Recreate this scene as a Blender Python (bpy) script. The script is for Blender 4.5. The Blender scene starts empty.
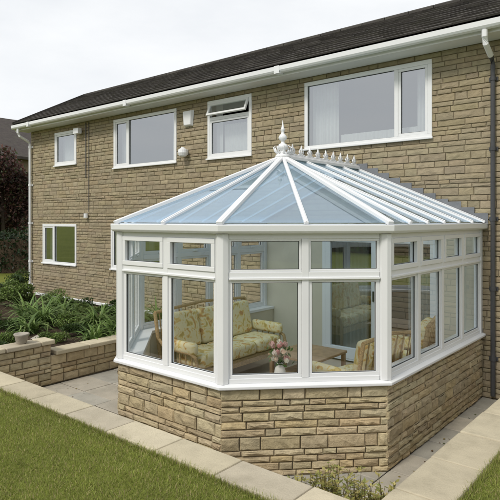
import bpy, math, random, bmesh
import numpy as np
from mathutils import Vector, Matrix, noise
random.seed(7); rng=np.random.default_rng(7)
scene=bpy.context.scene
COL=scene.collection

# ------------------------------------------------------------------ materials
def newmat(name):
    m=bpy.data.materials.new(name); m.use_nodes=True
    nt=m.node_tree; nt.nodes.clear()
    out=nt.nodes.new('ShaderNodeOutputMaterial')
    return m,nt,out
def N(nt,t,**k):
    n=nt.nodes.new(t)
    for a,b in k.items(): setattr(n,a,b)
    return n
def simple(name,col,rough=.5,var=.12,scale=6,bump=.0,bscale=60,attr=False,dirt=None,spec=.5,big=None):
    m,nt,out=newmat(name)
    p=N(nt,'ShaderNodeBsdfPrincipled'); p.inputs['Roughness'].default_value=rough
    p.inputs['Specular IOR Level'].default_value=spec
    tc=N(nt,'ShaderNodeTexCoord')
    no=N(nt,'ShaderNodeTexNoise'); no.inputs['Scale'].default_value=scale; no.inputs['Detail'].default_value=6
    nt.links.new(tc.outputs['Object'],no.inputs['Vector'])
    mr=N(nt,'ShaderNodeMapRange'); mr.inputs[1].default_value=.25; mr.inputs[2].default_value=.75
    mr.inputs[3].default_value=1-var; mr.inputs[4].default_value=1+var
    nt.links.new(no.outputs['Fac'],mr.inputs[0])
    mx=N(nt,'ShaderNodeVectorMath',operation='SCALE')
    if attr:
        a=N(nt,'ShaderNodeAttribute',attribute_name='Col'); nt.links.new(a.outputs['Color'],mx.inputs[0])
    else: mx.inputs[0].default_value=col
    nt.links.new(mr.outputs[0],mx.inputs['Scale'])
    last=mx.outputs[0]
    for dd in (dirt,big):
        if not dd: continue
        n2=N(nt,'ShaderNodeTexNoise'); n2.inputs['Scale'].default_value=dd[1]; n2.inputs['Detail'].default_value=8
        n2.inputs['Roughness'].default_value=.7
        if dd is big:
            mp=N(nt,'ShaderNodeMapping'); mp.inputs['Scale'].default_value=(1,1,.3); nt.links.new(tc.outputs['Object'],mp.inputs[0]); nt.links.new(mp.outputs[0],n2.inputs['Vector'])
        else: nt.links.new(tc.outputs['Object'],n2.inputs['Vector'])
        r2=N(nt,'ShaderNodeMapRange'); r2.inputs[1].default_value=.48; r2.inputs[2].default_value=.72
        r2.inputs[3].default_value=0; r2.inputs[4].default_value=dd[2]
        nt.links.new(n2.outputs['Fac'],r2.inputs[0])
        mm=N(nt,'ShaderNodeMixRGB'); mm.inputs[2].default_value=(*dd[0],1)
        nt.links.new(r2.outputs[0],mm.inputs[0]); nt.links.new(last,mm.inputs[1]); last=mm.outputs[0]
    nt.links.new(last,p.inputs['Base Color'])
    if bump:
        nb=N(nt,'ShaderNodeTexNoise'); nb.inputs['Scale'].default_value=bscale; nb.inputs['Detail'].default_value=5
        nb.inputs['Roughness'].default_value=.65
        nt.links.new(tc.outputs['Object'],nb.inputs['Vector'])
        b=N(nt,'ShaderNodeBump'); b.inputs['Strength'].default_value=bump; b.inputs['Distance'].default_value=.02
        nt.links.new(nb.outputs['Fac'],b.inputs['Height']); nt.links.new(b.outputs[0],p.inputs['Normal'])
    nt.links.new(p.outputs[0],out.inputs[0])
    return m
def leafmat(name,rough=.5,trans=.3):
    m,nt,out=newmat(name)
    a=N(nt,'ShaderNodeAttribute',attribute_name='Col')
    p=N(nt,'ShaderNodeBsdfPrincipled'); p.inputs['Roughness'].default_value=rough; p.inputs['Specular IOR Level'].default_value=.3
    t=N(nt,'ShaderNodeBsdfTranslucent'); mx=N(nt,'ShaderNodeMixShader'); mx.inputs[0].default_value=trans
    nt.links.new(a.outputs['Color'],p.inputs['Base Color']); nt.links.new(a.outputs['Color'],t.inputs['Color'])
    nt.links.new(p.outputs[0],mx.inputs[1]); nt.links.new(t.outputs[0],mx.inputs[2]); nt.links.new(mx.outputs[0],out.inputs[0])
    return m
def glassmat(name,tint,scale=.9,base=.06,diff=None,rough=0.0,gcol=(1,1,1)):
    m,nt,out=newmat(name)
    tr=N(nt,'ShaderNodeBsdfTransparent'); tr.inputs[0].default_value=(*tint,1)
    gl=N(nt,'ShaderNodeBsdfGlossy'); gl.inputs['Roughness'].default_value=rough; gl.inputs[0].default_value=(*gcol,1)
    ge=N(nt,'ShaderNodeNewGeometry'); dt=N(nt,'ShaderNodeVectorMath',operation='DOT_PRODUCT')
    nt.links.new(ge.outputs['Incoming'],dt.inputs[0]); nt.links.new(ge.outputs['Normal'],dt.inputs[1])
    ab=N(nt,'ShaderNodeMath',operation='ABSOLUTE'); nt.links.new(dt.outputs['Value'],ab.inputs[0])
    su=N(nt,'ShaderNodeMath',operation='SUBTRACT'); su.inputs[0].default_value=1; nt.links.new(ab.outputs[0],su.inputs[1])
    pw=N(nt,'ShaderNodeMath',operation='POWER'); pw.inputs[1].default_value=4.2; nt.links.new(su.outputs[0],pw.inputs[0])
    mu=N(nt,'ShaderNodeMath',operation='MULTIPLY_ADD'); mu.inputs[1].default_value=scale; mu.inputs[2].default_value=base; mu.use_clamp=True
    nt.links.new(pw.outputs[0],mu.inputs[0])
    first=tr.outputs[0]
    if diff:
        d=N(nt,'ShaderNodeBsdfTranslucent'); d.inputs[0].default_value=(*diff[0],1)
        d2=N(nt,'ShaderNodeBsdfDiffuse'); d2.inputs[0].default_value=(*diff[0],1)
        a=N(nt,'ShaderNodeMixShader'); a.inputs[0].default_value=.55
        nt.links.new(d.outputs[0],a.inputs[1]); nt.links.new(d2.outputs[0],a.inputs[2])
        b=N(nt,'ShaderNodeMixShader'); b.inputs[0].default_value=diff[1]
        nt.links.new(first,b.inputs[1]); nt.links.new(a.outputs[0],b.inputs[2]); first=b.outputs[0]
    mx=N(nt,'ShaderNodeMixShader'); nt.links.new(mu.outputs[0],mx.inputs[0])
    nt.links.new(first,mx.inputs[1]); nt.links.new(gl.outputs[0],mx.inputs[2]); nt.links.new(mx.outputs[0],out.inputs[0])
    return m

M_stone=simple('buff_stone',(.3,.25,.16),.9,.16,11,.5,38,attr=True,dirt=((.23,.19,.13),1.3,.3),spec=.15,big=((.24,.205,.15),.55,.3))
M_rock=simple('rock_faced_stone',(.3,.25,.16),.9,.2,14,.75,30,attr=True,dirt=((.27,.22,.145),5,.3),spec=.15)
M_mortar=simple('mortar',(.30,.255,.18),.95,.15,12,.4,60,spec=.1)
M_white=simple('white_upvc',(.80,.81,.82),.28,.02,3,0)
M_whiteold=simple('white_fascia_paint',(.78,.78,.77),.4,.05,4,0,dirt=((.58,.58,.53),2,.35))
M_tile=simple('dark_roof_tile',(.05,.045,.04),.8,.25,5,.4,50,attr=True,spec=.2,dirt=((.09,.09,.06),3,.4))
M_coping=simple('coping_stone',(.4,.36,.28),.85,.1,5,.4,70,attr=True,dirt=((.27,.235,.165),4,.45),spec=.2)
M_slab=simple('paving_slab',(.3,.3,.28),.85,.12,5,.3,70,attr=True,dirt=((.19,.185,.155),3,.45),spec=.2)
M_soil=simple('soil',(.075,.055,.038),.95,.4,12,1,30,spec=.1)
M_black=simple('black_plastic',(.02,.02,.02),.4,.1,6)
M_pipe=simple('grey_black_pipe',(.055,.056,.06),.45,.2,6)
M_lead=simple('lead_flashing',(.18,.19,.205),.55,.2,8,.2,30)
M_plaster=simple('cream_plaster',(.62,.57,.46),.9,.05,3,.1,60)
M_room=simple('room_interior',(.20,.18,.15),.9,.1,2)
M_floor=simple('floor_tile',(.42,.34,.25),.4,.15,4)
M_curtain=simple('curtain_fabric',(.78,.77,.74),.9,.05,8)
M_wood=simple('light_wood',(.42,.26,.14),.45,.25,9)
M_wicker=simple('wicker',(.45,.30,.15),.7,.4,90,.5,140)
M_bark=simple('bark',(.09,.07,.05),.95,.3,8,.8,20)
M_leaf=leafmat('leaf'); M_grassb=leafmat('grass_blade',.55,.35)
M_glass=glassmat('window_glass',(.96,.975,.97),.9,.08)
M_hglass=glassmat('house_window_glass',(.75,.80,.81),.8,.38,gcol=(.94,.97,1))
M_roofg=glassmat('roof_glass_blue',(.60,.77,.89),.6,.13,((.56,.72,.88),.40),.02,(.80,.90,1))
M_ceramic=simple('ceramic',(.7,.66,.6),.2,.05,5)
M_rockgrey=simple('garden_rock',(.36,.33,.28),.9,.3,6,.8,14)
def floral():
    m,nt,out=newmat('floral_fabric')
    p=N(nt,'ShaderNodeBsdfPrincipled'); p.inputs['Roughness'].default_value=.9
    tc=N(nt,'ShaderNodeTexCoord')
    no=N(nt,'ShaderNodeTexNoise'); no.inputs['Scale'].default_value=9; no.inputs['Detail'].default_value=4; no.inputs['Distortion'].default_value=.8
    nt.links.new(tc.outputs['Object'],no.inputs['Vector'])
    r=N(nt,'ShaderNodeValToRGB'); e=r.color_ramp.elements
    e[0].position=.34; e[0].color=(.50,.36,.12,1); e[1].position=.66; e[1].color=(.56,.30,.12,1)
    for pos,c in ((.41,(.74,.55,.20)),(.46,(.80,.69,.42)),(.55,(.80,.70,.46)),(.60,(.76,.54,.20))):
        q=e.new(pos); q.color=(*c,1)
    nt.links.new(no.outputs['Fac'],r.inputs[0]); nt.links.new(r.outputs[0],p.inputs['Base Color'])
    nt.links.new(p.outputs[0],out.inputs[0]); return m
M_floral=floral()
def lawnmat():
    m,nt,out=newmat('lawn_turf')
    p=N(nt,'ShaderNodeBsdfPrincipled'); p.inputs['Roughness'].default_value=.9; p.inputs['Specular IOR Level'].default_value=.1
    tc=N(nt,'ShaderNodeTexCoord')
    a=N(nt,'ShaderNodeTexNoise'); a.inputs['Scale'].default_value=.9; a.inputs['Detail'].default_value=8
    b=N(nt,'ShaderNodeTexNoise'); b.inputs['Scale'].default_value=60; b.inputs['Detail'].default_value=4
    nt.links.new(tc.outputs['Object'],a.inputs[0]); nt.links.new(tc.outputs['Object'],b.inputs[0])
    ad=N(nt,'ShaderNodeMath',operation='ADD'); nt.links.new(a.outputs['Fac'],ad.inputs[0]); nt.links.new(b.outputs['Fac'],ad.inputs[1])
    r=N(nt,'ShaderNodeValToRGB'); e=r.color_ramp.elements
    e[0].position=.3; e[0].color=(.10,.125,.022,1); e[1].position=.75; e[1].color=(.23,.25,.055,1)
    h=N(nt,'ShaderNodeMath',operation='MULTIPLY'); h.inputs[1].default_value=.5
    nt.links.new(ad.outputs[0],h.inputs[0]); nt.links.new(h.outputs[0],r.inputs[0]); nt.links.new(r.outputs[0],p.inputs['Base Color'])
    bu=N(nt,'ShaderNodeBump'); bu.inputs['Distance'].default_value=.02; nt.links.new(b.outputs['Fac'],bu.inputs['Height']); nt.links.new(bu.outputs[0],p.inputs['Normal'])
    nt.links.new(p.outputs[0],out.inputs[0]); return m
M_lawn=lawnmat()

# ------------------------------------------------------------------ mesh builder
I=Matrix.Identity(4)
class MB:
    def __init__(s): s.v=[];s.f=[];s.c=[];s.m=[]
    def add(s,vs,fs,col=(.5,.5,.5),mi=0,M=I):
        o=len(s.v)
        for p in vs: s.v.append(tuple(M@Vector(p)))
        for f in fs: s.f.append([o+i for i in f]); s.c.append(col); s.m.append(mi)
    def box(s,x0,x1,y0,y1,z0,z1,col=(.5,.5,.5),mi=0,M=I):
        s.add([(x0,y0,z0),(x1,y0,z0),(x1,y1,z0),(x0,y1,z0),(x0,y0,z1),(x1,y0,z1),(x1,y1,z1),(x0,y1,z1)],
              [(3,2,1,0),(4,5,6,7),(0,1,5,4),(1,2,6,5),(2,3,7,6),(3,0,4,7)],col,mi,M)
    def quad(s,a,b,c,d,col=(.5,.5,.5),mi=0,M=I): s.add([a,b,c,d],[(0,1,2,3)],col,mi,M)
    def bar(s,p0,p1,w,h,up=(0,0,1),col=(.5,.5,.5),mi=0,ext=0):
        p0=Vector(p0);p1=Vector(p1); d=(p1-p0); L=d.length; d.normalize()
        sd=d.cross(Vector(up)).normalized(); u=sd.cross(d).normalized()
        M=Matrix.Translation(p0)@Matrix((d,sd,u)).transposed().to_4x4()
        s.box(-ext,L+ext,-w/2,w/2,-h/2,h/2,col,mi,M)
    def tube(s,pts,r,seg=8,col=(.5,.5,.5),mi=0):
        pts=[Vector(p) for p in pts]; n=len(pts); rs=r if isinstance(r,(list,tuple)) else [r]*n
        vs=[];fs=[]; ref=Vector((0,0,1))
        for i,p in enumerate(pts):
            d=(pts[min(i+1,n-1)]-pts[max(i-1,0)]).normalized()
            rf=ref if abs(d.dot(ref))<.95 else Vector((1,0,0))
            a=d.cross(rf).normalized(); b=a.cross(d).normalized()
            for k in range(seg):
                t=2*math.pi*k/seg; vs.append(p+(a*math.cos(t)+b*math.sin(t))*rs[i])
        for i in range(n-1):
            for k in range(seg):
                k2=(k+1)%seg; fs.append((i*seg+k,i*seg+k2,(i+1)*seg+k2,(i+1)*seg+k))
        fs.append(tuple(range(seg))); fs.append(tuple((n-1)*seg+k for k in range(seg)))
        s.add(vs,fs,col,mi)
    def lathe(s,prof,c,seg=16,col=(.5,.5,.5),mi=0):
        vs=[];fs=[]; n=len(prof)
        for r,z in prof:
            for k in range(seg):
                t=2*math.pi*k/seg; vs.append((c[0]+r*math.cos(t),c[1]+r*math.sin(t),c[2]+z))
        for i in range(n-1):
            for k in range(seg):
                k2=(k+1)%seg; fs.append((i*seg+k,i*seg+k2,(i+1)*seg+k2,(i+1)*seg+k))
        fs.append(tuple(range(seg))[::-1]); fs.append(tuple((n-1)*seg+k for k in range(seg)))
        s.add(vs,fs,col,mi)
    def sweep(s,prof,outline,col=(.5,.5,.5),mi=0,cap=True):
        rings=[offset_line(outline,o) for o,_ in prof]; n=len(outline); k=len(prof)
        vs=[];fs=[]
        for j in range(n):
            for i,(o,z) in enumerate(prof): vs.append((rings[i][j][0],rings[i][j][1],z))
        for j in range(n-1):
            for i in range(k):
                i2=(i+1)%k; fs.append((j*k+i,j*k+i2,(j+1)*k+i2,(j+1)*k+i))
        if cap: fs.append(tuple(range(k))); fs.append(tuple((n-1)*k+i for i in range(k)))
        s.add(vs,fs,col,mi)
    def build(s,name,mats,parent=None,smooth=False,bevel=0,recalc=True,bseg=1):
        me=bpy.data.meshes.new(name); me.from_pydata(s.v,[],s.f)
        me.polygons.foreach_set('material_index',s.m)
        tot=np.array([len(f) for f in s.f]); c=np.ones((len(s.f),4)); c[:,:3]=np.array(s.c)
        at=me.color_attributes.new('Col','FLOAT_COLOR','CORNER'); at.data.foreach_set('color',np.repeat(c,tot,axis=0).ravel())
        if smooth: me.polygons.foreach_set('use_smooth',[True]*len(s.f))
        for m in mats: me.materials.append(m)
        if recalc:
            bm=bmesh.new(); bm.from_mesh(me); bmesh.ops.recalc_face_normals(bm,faces=bm.faces); bm.to_mesh(me); bm.free()
        ob=bpy.data.objects.new(name,me); COL.objects.link(ob)
        if parent: ob.parent=parent
        if bevel:
            b=ob.modifiers.new('bevel','BEVEL'); b.width=bevel; b.segments=bseg; b.limit_method='ANGLE'
        return ob
def empty(name):
    e=bpy.data.objects.new(name,None); COL.objects.link(e); return e
def offset_line(pts,o):
    n=len(pts); out=[]
    dirs=[(Vector(pts[i+1])-Vector(pts[i])).normalized() for i in range(n-1)]
    nor=[Vector((-d.y,d.x)) for d in dirs]
    for i in range(n):
        if i==0: m=nor[0]*o
        elif i==n-1: m=nor[-1]*o
        else:
            b=(nor[i-1]+nor[i]).normalized(); m=b*(o/b.dot(nor[i]))
        out.append((pts[i][0]+m.x,pts[i][1]+m.y))
    return out
def frame(p0,p1,z=0):
    d=(Vector((p1[0],p1[1],0))-Vector((p0[0],p0[1],0))); L=d.length; d.normalize()
    n=Vector((-d.y,d.x,0))
    M=Matrix.Translation((p0[0],p0[1],z))@Matrix((d,n,Vector((0,0,1)))).transposed().to_4x4()
    return M,L
PAL_H=[(.365,.305,.205),(.345,.287,.19),(.38,.32,.215),(.325,.272,.185),(.365,.30,.195),(.355,.30,.205),(.335,.283,.195),(.39,.33,.22),(.34,.278,.18)]
PAL_D=[(.50,.41,.255),(.46,.375,.235),(.53,.44,.28),(.43,.345,.215),(.49,.39,.23),(.54,.46,.30),(.45,.375,.245),(.50,.42,.27)]
def jit(c,a): 
    k=1+random.uniform(-a,a); return tuple(x*k*(1+random.uniform(-.02,.02)) for x in c)
def stones(mb,M,L,z0,z1,heights,lens,pal,openings=(),y0=0.0,prot=.014,pj=.006,ch=.006,gap=.008,rough=0,cj=.12):
    z=z0
    while z<z1-.02:
        h=random.choice(heights)
        if z+h>z1-.03: h=z1-z
        zt=z+h
        iv=[(0,L)]
        for (a,b,c,d) in openings:
            ov=min(zt,d)-max(z,c)
            if ov>h*.5:
                nv=[]
                for (p,q) in iv:
                    if b<=p or a>=q: nv.append((p,q)); continue
                    if a>p: nv.append((p,a))
                    if b<q: nv.append((b,q))
                iv=nv
        for (p,q) in iv:
            x=p
            first=True
            while x<q-.001:
                l=random.uniform(*lens)*(random.uniform(.3,1) if first else 1); first=False
                if q-(x+l)<.09: l=q-x
                a,b=x+gap/2,x+l-gap/2; c,d=z+gap/2,zt-gap/2
                if b-a>.01:
                    P=y0+prot+random.uniform(-pj,pj)
                    j=lambda: random.uniform(-rough,rough)
                    cc=min(ch,(b-a)*.3,(d-c)*.3)
                    vs=[(a,y0,c),(b,y0,c),(b,y0,d),(a,y0,d),(a+j()*.3,P-cc,c+j()*.2),(b+j()*.3,P-cc,c+j()*.2),(b+j()*.3,P-cc,d+j()*.2),(a+j()*.3,P-cc,d+j()*.2),
                        (a+cc,P+j(),c+cc),(b-cc,P+j(),c+cc),(b-cc,P+j(),d-cc),(a+cc,P+j(),d-cc)]
                    fs=[(0,1,5,4),(1,2,6,5),(2,3,7,6),(3,0,4,7),(4,5,9,8),(5,6,10,9),(6,7,11,10),(7,4,8,11)]
                    if rough>.003 and (b-a)>.08:
                        n=max(2,int((b-a)/.06)); base=len(vs)
                        mids=[]
                        for i in range(n+1):
                            t=i/n
                            xx=a+cc+(b-a-2*cc)*t
                            e=.35 if i in(0,n) else 1
                            mids.append((xx,P+random.uniform(0,rough*2.0)*e,(c+d)/2+random.uniform(-.2,.2)*(d-c)))
                        bot=[vs[8]]+[(a+cc+(b-a-2*cc)*i/n,P+j(),c+cc) for i in range(1,n)]+[vs[9]]
                        top=[vs[11]]+[(a+cc+(b-a-2*cc)*i/n,P+j(),d-cc) for i in range(1,n)]+[vs[10]]
                        ib=base; vs+=bot; im=len(vs); vs+=mids; it=len(vs); vs+=top
                        for i in range(n):
                            fs+=[(ib+i,ib+i+1,im+i+1,im+i),(im+i,im+i+1,it+i+1,it+i)]
                    else: fs.append((8,9,10,11))
                    mb.add(vs,fs,jit(random.choice(pal),cj),0,M)
                x+=l
        z=zt

# ------------------------------------------------------------------ HOUSE
house=empty('stone_house')
HX0,HX1,HT=-9.65,6.5,4.66
WIN=[
 dict(x=(-.95,1.145),z=(3.46,4.53),mul=[.63],tr={}),
 dict(x=(-3.147,-2.094),z=(3.46,4.53),mul=[],tr={0:4.20}),
 dict(x=(-6.05,-4.03),z=(3.46,4.52),mul=[-5.55],tr={}),
 dict(x=(-8.47,-7.54),z=(3.66,4.47),mul=[],tr={}),
 dict(x=(-9.04,-7.54),z=(1.22,2.2),mul=[-8.52],tr={}),
 dict(x=(-6.15,-4.1),z=(1.22,2.22),mul=[-5.6],tr={}),
]
DOOR=(-.62,1.28,.15,2.12)
MH=Matrix.Translation((HX0,0,0))@Matrix(((1,0,0),(0,-1,0),(0,0,1))).to_4x4()
ops=[(w['x'][0]-HX0,w['x'][1]-HX0,w['z'][0],w['z'][1]) for w in WIN]
mb=MB()
stones(mb,MH,HX1-HX0,0,HT,[.055,.065,.07,.075,.085,.105],(.13,.40),PAL_H,ops+[(-1.75-HX0,1.75-HX0,.0,2.26)],y0=.002,prot=.013,pj=.004,ch=.005,gap=.008,rough=.0035,cj=.07)
mb.build('stone_facing',[M_stone],house)
mb=MB()
allop=[(w['x'][0],w['x'][1],w['z'][0],w['z'][1]) for w in WIN]+[DOOR]
xs=sorted({HX0,HX1}|{o[0] for o in allop}|{o[1] for o in allop}); zs=sorted({-.3,HT}|{o[2] for o in allop}|{o[3] for o in allop})
for i in range(len(xs)-1):
    j=0
    while j<len(zs)-1:
        cx=(xs[i]+xs[i+1])/2; cz=(zs[j]+zs[j+1])/2
        if any(o[0]<cx<o[1] and o[2]<cz<o[3] for o in allop): j+=1; continue
        mb.box(xs[i],xs[i+1],0,.25,zs[j],zs[j+1]); j+=1
mb.build('mortar_wall',[M_mortar],house)
mb=MB()
mb.box(HX0,HX0+.25,.252,5.8,-.3,HT); mb.box(HX1-.25,HX1,.252,5.8,-.3,HT); mb.box(HX0,HX1,5.8,6.05,-.3,HT)
RY,RZ=1.75,5.93
for gx in (HX0,HX1-.25):
    mb.add([(gx,0,HT),(gx,6.05,HT),(gx,RY,RZ-.12),(gx+.25,0,HT),(gx+.25,6.05,HT),(gx+.25,RY,RZ-.12)],[(0,1,2),(3,4,5),(0,2,5,3),(1,2,5,4)])
mb.build('gable_walls',[M_mortar],house)
mb=MB(); Mg=Matrix.Translation((HX0,6.05,0))@Matrix(((0,-1,0),(-1,0,0),(0,0,1))).to_4x4()
stones(mb,Mg,6.05,0,HT,[.1,.12,.14],(.2,.46),PAL_H,y0=.002); mb.build('gable_stone_facing',[M_stone],house)
# roof tiles
mb=MB()
EY,EZ=-.40,4.80
sl=math.hypot(RY-EY,RZ-EZ); ang=math.atan2(RZ-EZ,RY-EY)
Mr=Matrix.Translation((HX0-.18,EY,EZ))@Matrix.Rotation(ang,4,'X')
rows=11; g=sl/rows; W=HX1-HX0+.36; tw=.30
for r in range(rows):
    off=(r%2)*tw/2; x=-off; 
    while x<W:
        a=max(0,x)+.002; b=min(W,x+tw)-.002
        if b-a>.02:
            y0=r*g+random.uniform(-.003,.003); y1=y0+g*1.25 if r<rows-1 else y0+g
            t=.024+random.uniform(-.003,.003)
            k=random.uniform(.75,1.25); c=(.066*k,.06*k,.055*k)
            mb.add([(a,y0,.012),(b,y0,.012),(b,y1,-.01),(a,y1,-.01),(a,y0,.012+t),(b,y0,.012+t),(b,y1,.006),(a,y1,.006)],
              [(4,5,6,7),(0,1,5,4),(1,2,6,5),(3,0,4,7)],c,0,Mr)
        x+=tw
mb.box(0,W,0,sl,-.06,-.012,(.03,.03,.03),0,Mr)
mb.add([(HX0-.18,RY,RZ),(HX1+.18,RY,RZ),(HX1+.18,6.45,4.75),(HX0-.18,6.45,4.75),(HX0-.18,RY,RZ-.06),(HX1+.18,RY,RZ-.06),(HX1+.18,6.45,4.69),(HX0-.18,6.45,4.69)],[(0,1,2,3),(7,6,5,4),(0,4,5,1),(1,5,6,2),(2,6,7,3),(3,7,4,0)],(.05,.045,.04))
x=HX0-.18
while x<HX1+.18:
    k=random.uniform(.8,1.2)
    pts=[(x+.004,RY,RZ-.02),(min(x+.44,HX1+.18),RY,RZ-.02)]
    mb.tube(pts,.075,10,(.055*k,.05*k,.045*k)); x+=.45
mb.bar((HX0-.185,EY-.02,EZ+.02),(HX0-.185,RY,RZ+.02),.05,.075,col=(.06,.055,.05))
mb.build('tiled_roof',[M_tile],house)
mb=MB()
mb.box(HX0-.16,HX1+.16,-.345,-.32,4.63,4.79)
mb.box(HX0-.16,HX1+.16,-.318,.0,4.63,4.645)
mb.bar((HX0-.17,EY+.02,EZ-.105),(HX0-.17,RY,RZ-.105),.03,.17)
mb.bar((HX1+.17,EY+.02,EZ-.09),(HX1+.17,RY,RZ-.09),.03,.17)
mb.bar((HX0-.17,6.4,4.66),(HX0-.17,RY,RZ-.09),.028,.17)
mb.build('fascia_and_bargeboards',[M_whiteold],house)
mb=MB()
prof=[(-.35+.0,4.765),(-.35,4.70),(-.37,4.675),(-.405,4.66),(-.44,4.675),(-.458,4.70),(-.462,4.765),(-.452,4.768),(-.448,4.71),(-.405,4.675),(-.36,4.71),(-.36,4.765)]
def extr(mb,prof,x0,x1):
    n=len(prof); vs=[(x0,a,b) for a,b in prof]+[(x1,a,b) for a,b in prof]
    fs=[(i,(i+1)%n,n+(i+1)%n,n+i) for i in range(n)]+[tuple(range(n)),tuple(range(n,2*n))]
    mb.add(vs,fs)
extr(mb,prof,HX0-.2,HX1+.2)
x=HX0+.6
while x<HX1:
    mb.box(x,x+.10,-.467,-.346,4.652,4.67); mb.box(x,x+.10,-.468,-.4625,4.67,4.772); x+=3.9
dx=HX0+.06
mb.tube([(dx,-.405,4.66),(dx,-.405,4.56),(dx,-.36,4.48),(dx,-.12,4.36),(dx,-.075,4.28),(dx,-.075,3.0),(dx,-.075,.2)],.034,10)
for z in (4.2,3.2,2.2,1.2,.6): mb.lathe([(.042,0),(.042,.05)],(dx,-.075,z),10); mb.box(dx-.06,dx+.06,-.04,-.0185,z,z+.05)
dx=1.97
mb.tube([(dx,-.405,4.66),(dx,-.405,4.58),(dx,-.37,4.50),(dx,-.16,4.40)],.036,10)
mb.build('gutter_and_downpipe',[M_white],house,smooth=False)
mb=MB()
mb.tube([(dx,-.17,4.41),(dx,-.12,4.38),(dx,-.065,4.30),(dx,-.065,.05)],.030,12)
for z in (4.1,3.2,2.3,1.4,.5): mb.lathe([(.037,0),(.037,.05)],(dx,-.065,z),12); mb.box(dx-.055,dx+.055,-.035,-.0205,z,z+.05)
mb.tube([(-7.12,-.03,4.6),(-7.12,-.03,3.3)],.010,6)
mb.tube([(-7.0,-.03,4.6),(-7.0,-.03,2.5)],.007,6)
mb.build('dark_downpipe',[M_pipe],house)
mb=MB()
mb.box(-9.4,-3.4,-.06,-.0225,.36,.43)
mb.build('base_trim_pipe',[M_white],house,bevel=.01)
# house windows
fr=MB(); gl=MB(); rm=MB(); cu=MB(); bk=MB()
def pane(x0,x1,z0,z1,sash=True,y=-.02):
    s=.04
    if sash:
        fr.box(x0,x1,y,y+.05,z0,z0+s); fr.box(x0,x1,y,y+.05,z1-s,z1)
        fr.box(x0,x0+s,y+.001,y+.049,z0+s,z1-s); fr.box(x1-s,x1,y+.001,y+.049,z0+s,z1-s)
    else: s=0
    gl.quad((x0+s,y+.025,z0+s),(x1-s,y+.025,z0+s),(x1-s,y+.025,z1-s),(x0+s,y+.025,z1-s))
    t=.005
    for (p,q,r_,u) in ((x0+s,x1-s,z0+s,z0+s+t),(x0+s,x1-s,z1-s-t,z1-s),(x0+s,x0+s+t,z0+s+t,z1-s-t),(x1-s-t,x1-s,z0+s+t,z1-s-t)):
        bk.box(p,q,y+.012,y+.02,r_,u)
for wi,w in enumerate(WIN):
    x0,x1=w['x'];z0,z1=w['z'];f=.05
    fr.box(x0-.012,x1+.012,-.03,.045,z0-.01,z0+f); fr.box(x0-.012,x1+.012,-.03,.045,z1-f,z1+.012)
    fr.box(x0-.012,x0+f,-.028,.043,z0+f,z1-f); fr.box(x1-f,x1+.012,-.028,.043,z0+f,z1-f)
    fr.box(x0-.03,x1+.03,-.06,-.0305,z0-.025,z0+.005)
    edges=[x0+f]
    for m in w['mul']:
        fr.box(m-.03,m+.03,-.028,.043,z0+f,z1-f); edges+= [m-.03,m+.03]
    edges.append(x1-f)
    for k in range(0,len(edges),2):
        a,b=edges[k],edges[k+1]
        if k//2 in w['tr']:
            t=w['tr'][k//2]; fr.box(a,b,-.027,.042,t-.03,t+.03)
            pane(a,b,z0+f,t-.03)
            Lh=z1-f-t-.03; A=math.radians(24)
            Mh=Matrix.Translation((0,-.02,z1-f))@Matrix.Rotation(-A,4,'X')
            s=.04
            fr.box(a,b,-.02,.02,-Lh,-Lh+s,M=Mh); fr.box(a,b,-.02,.02,-s,0,M=Mh)
            fr.box(a,a+s,-.019,.019,-Lh+s,-s,M=Mh); fr.box(b-s,b,-.019,.019,-Lh+s,-s,M=Mh)
            gl.quad((a+s,0,-Lh+s),(b-s,0,-Lh+s),(b-s,0,-s),(a+s,0,-s),M=Mh)
        else: pane(a,b,z0+f,z1-f,sash=((b-a)<.6 or len(w['mul'])==0))
    fl=z0-.9 if z0>1.3 else z0-1.0
    X0,X1=x0-.5,x1+.5; ct=z1+.15; D=2.6
    if z1>3: ct=4.58
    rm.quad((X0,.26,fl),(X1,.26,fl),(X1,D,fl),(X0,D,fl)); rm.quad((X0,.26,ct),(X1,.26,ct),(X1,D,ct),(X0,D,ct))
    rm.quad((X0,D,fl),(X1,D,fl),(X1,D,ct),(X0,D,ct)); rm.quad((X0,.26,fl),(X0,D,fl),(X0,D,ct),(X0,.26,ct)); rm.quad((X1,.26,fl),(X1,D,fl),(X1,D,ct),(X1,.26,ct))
def curtain(x0,x1,z0,z1,y=.2,amp=.02,wl=.07):
    n=int((x1-x0)/.012); 
    for i in range(n):
        a=x0+(x1-x0)*i/n; b=x0+(x1-x0)*(i+1)/n
        ya=y+amp*math.sin(a/wl*6.28)+amp*.4*math.sin(a*37); yb=y+amp*math.sin(b/wl*6.28)+amp*.4*math.sin(b*37)
        cu.quad((a,ya,z0),(b,yb,z0),(b,yb,z1),(a,ya,z1))
curtain(-1.0,-.45,3.3,4.55); curtain(.85,1.18,3.3,4.55); curtain(-3.2,-2.95,3.3,4.55); curtain(-2.3,-2.05,3.3,4.55)
curtain(-2.95,-2.3,3.3,4.12,amp=.008,y=.24); curtain(-6.1,-5.75,3.3,4.55); curtain(-4.35,-4.0,3.3,4.55); curtain(-8.5,-7.5,3.5,4.5,amp=.01)
curtain(-.45,.85,3.3,3.68,amp=.008,y=.26)
curtain(-9.1,-8.8,1,2.3); curtain(-7.8,-7.5,1,2.3); curtain(-6.2,-5.9,1,2.3); curtain(-4.4,-4.0,1,2.3)
x0,x1,z0,z1=DOOR
f=.06
fr.box(x0,x1,-.03,.05,z1-f,z1); fr.box(x0,x0+f,-.029,.049,z0,z1-f); fr.box(x1-f,x1,-.029,.049,z0,z1-f); fr.box(x0+f,x1-f,-.029,.049,z0,z0+.03)
mid=(x0+x1)/2
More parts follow.
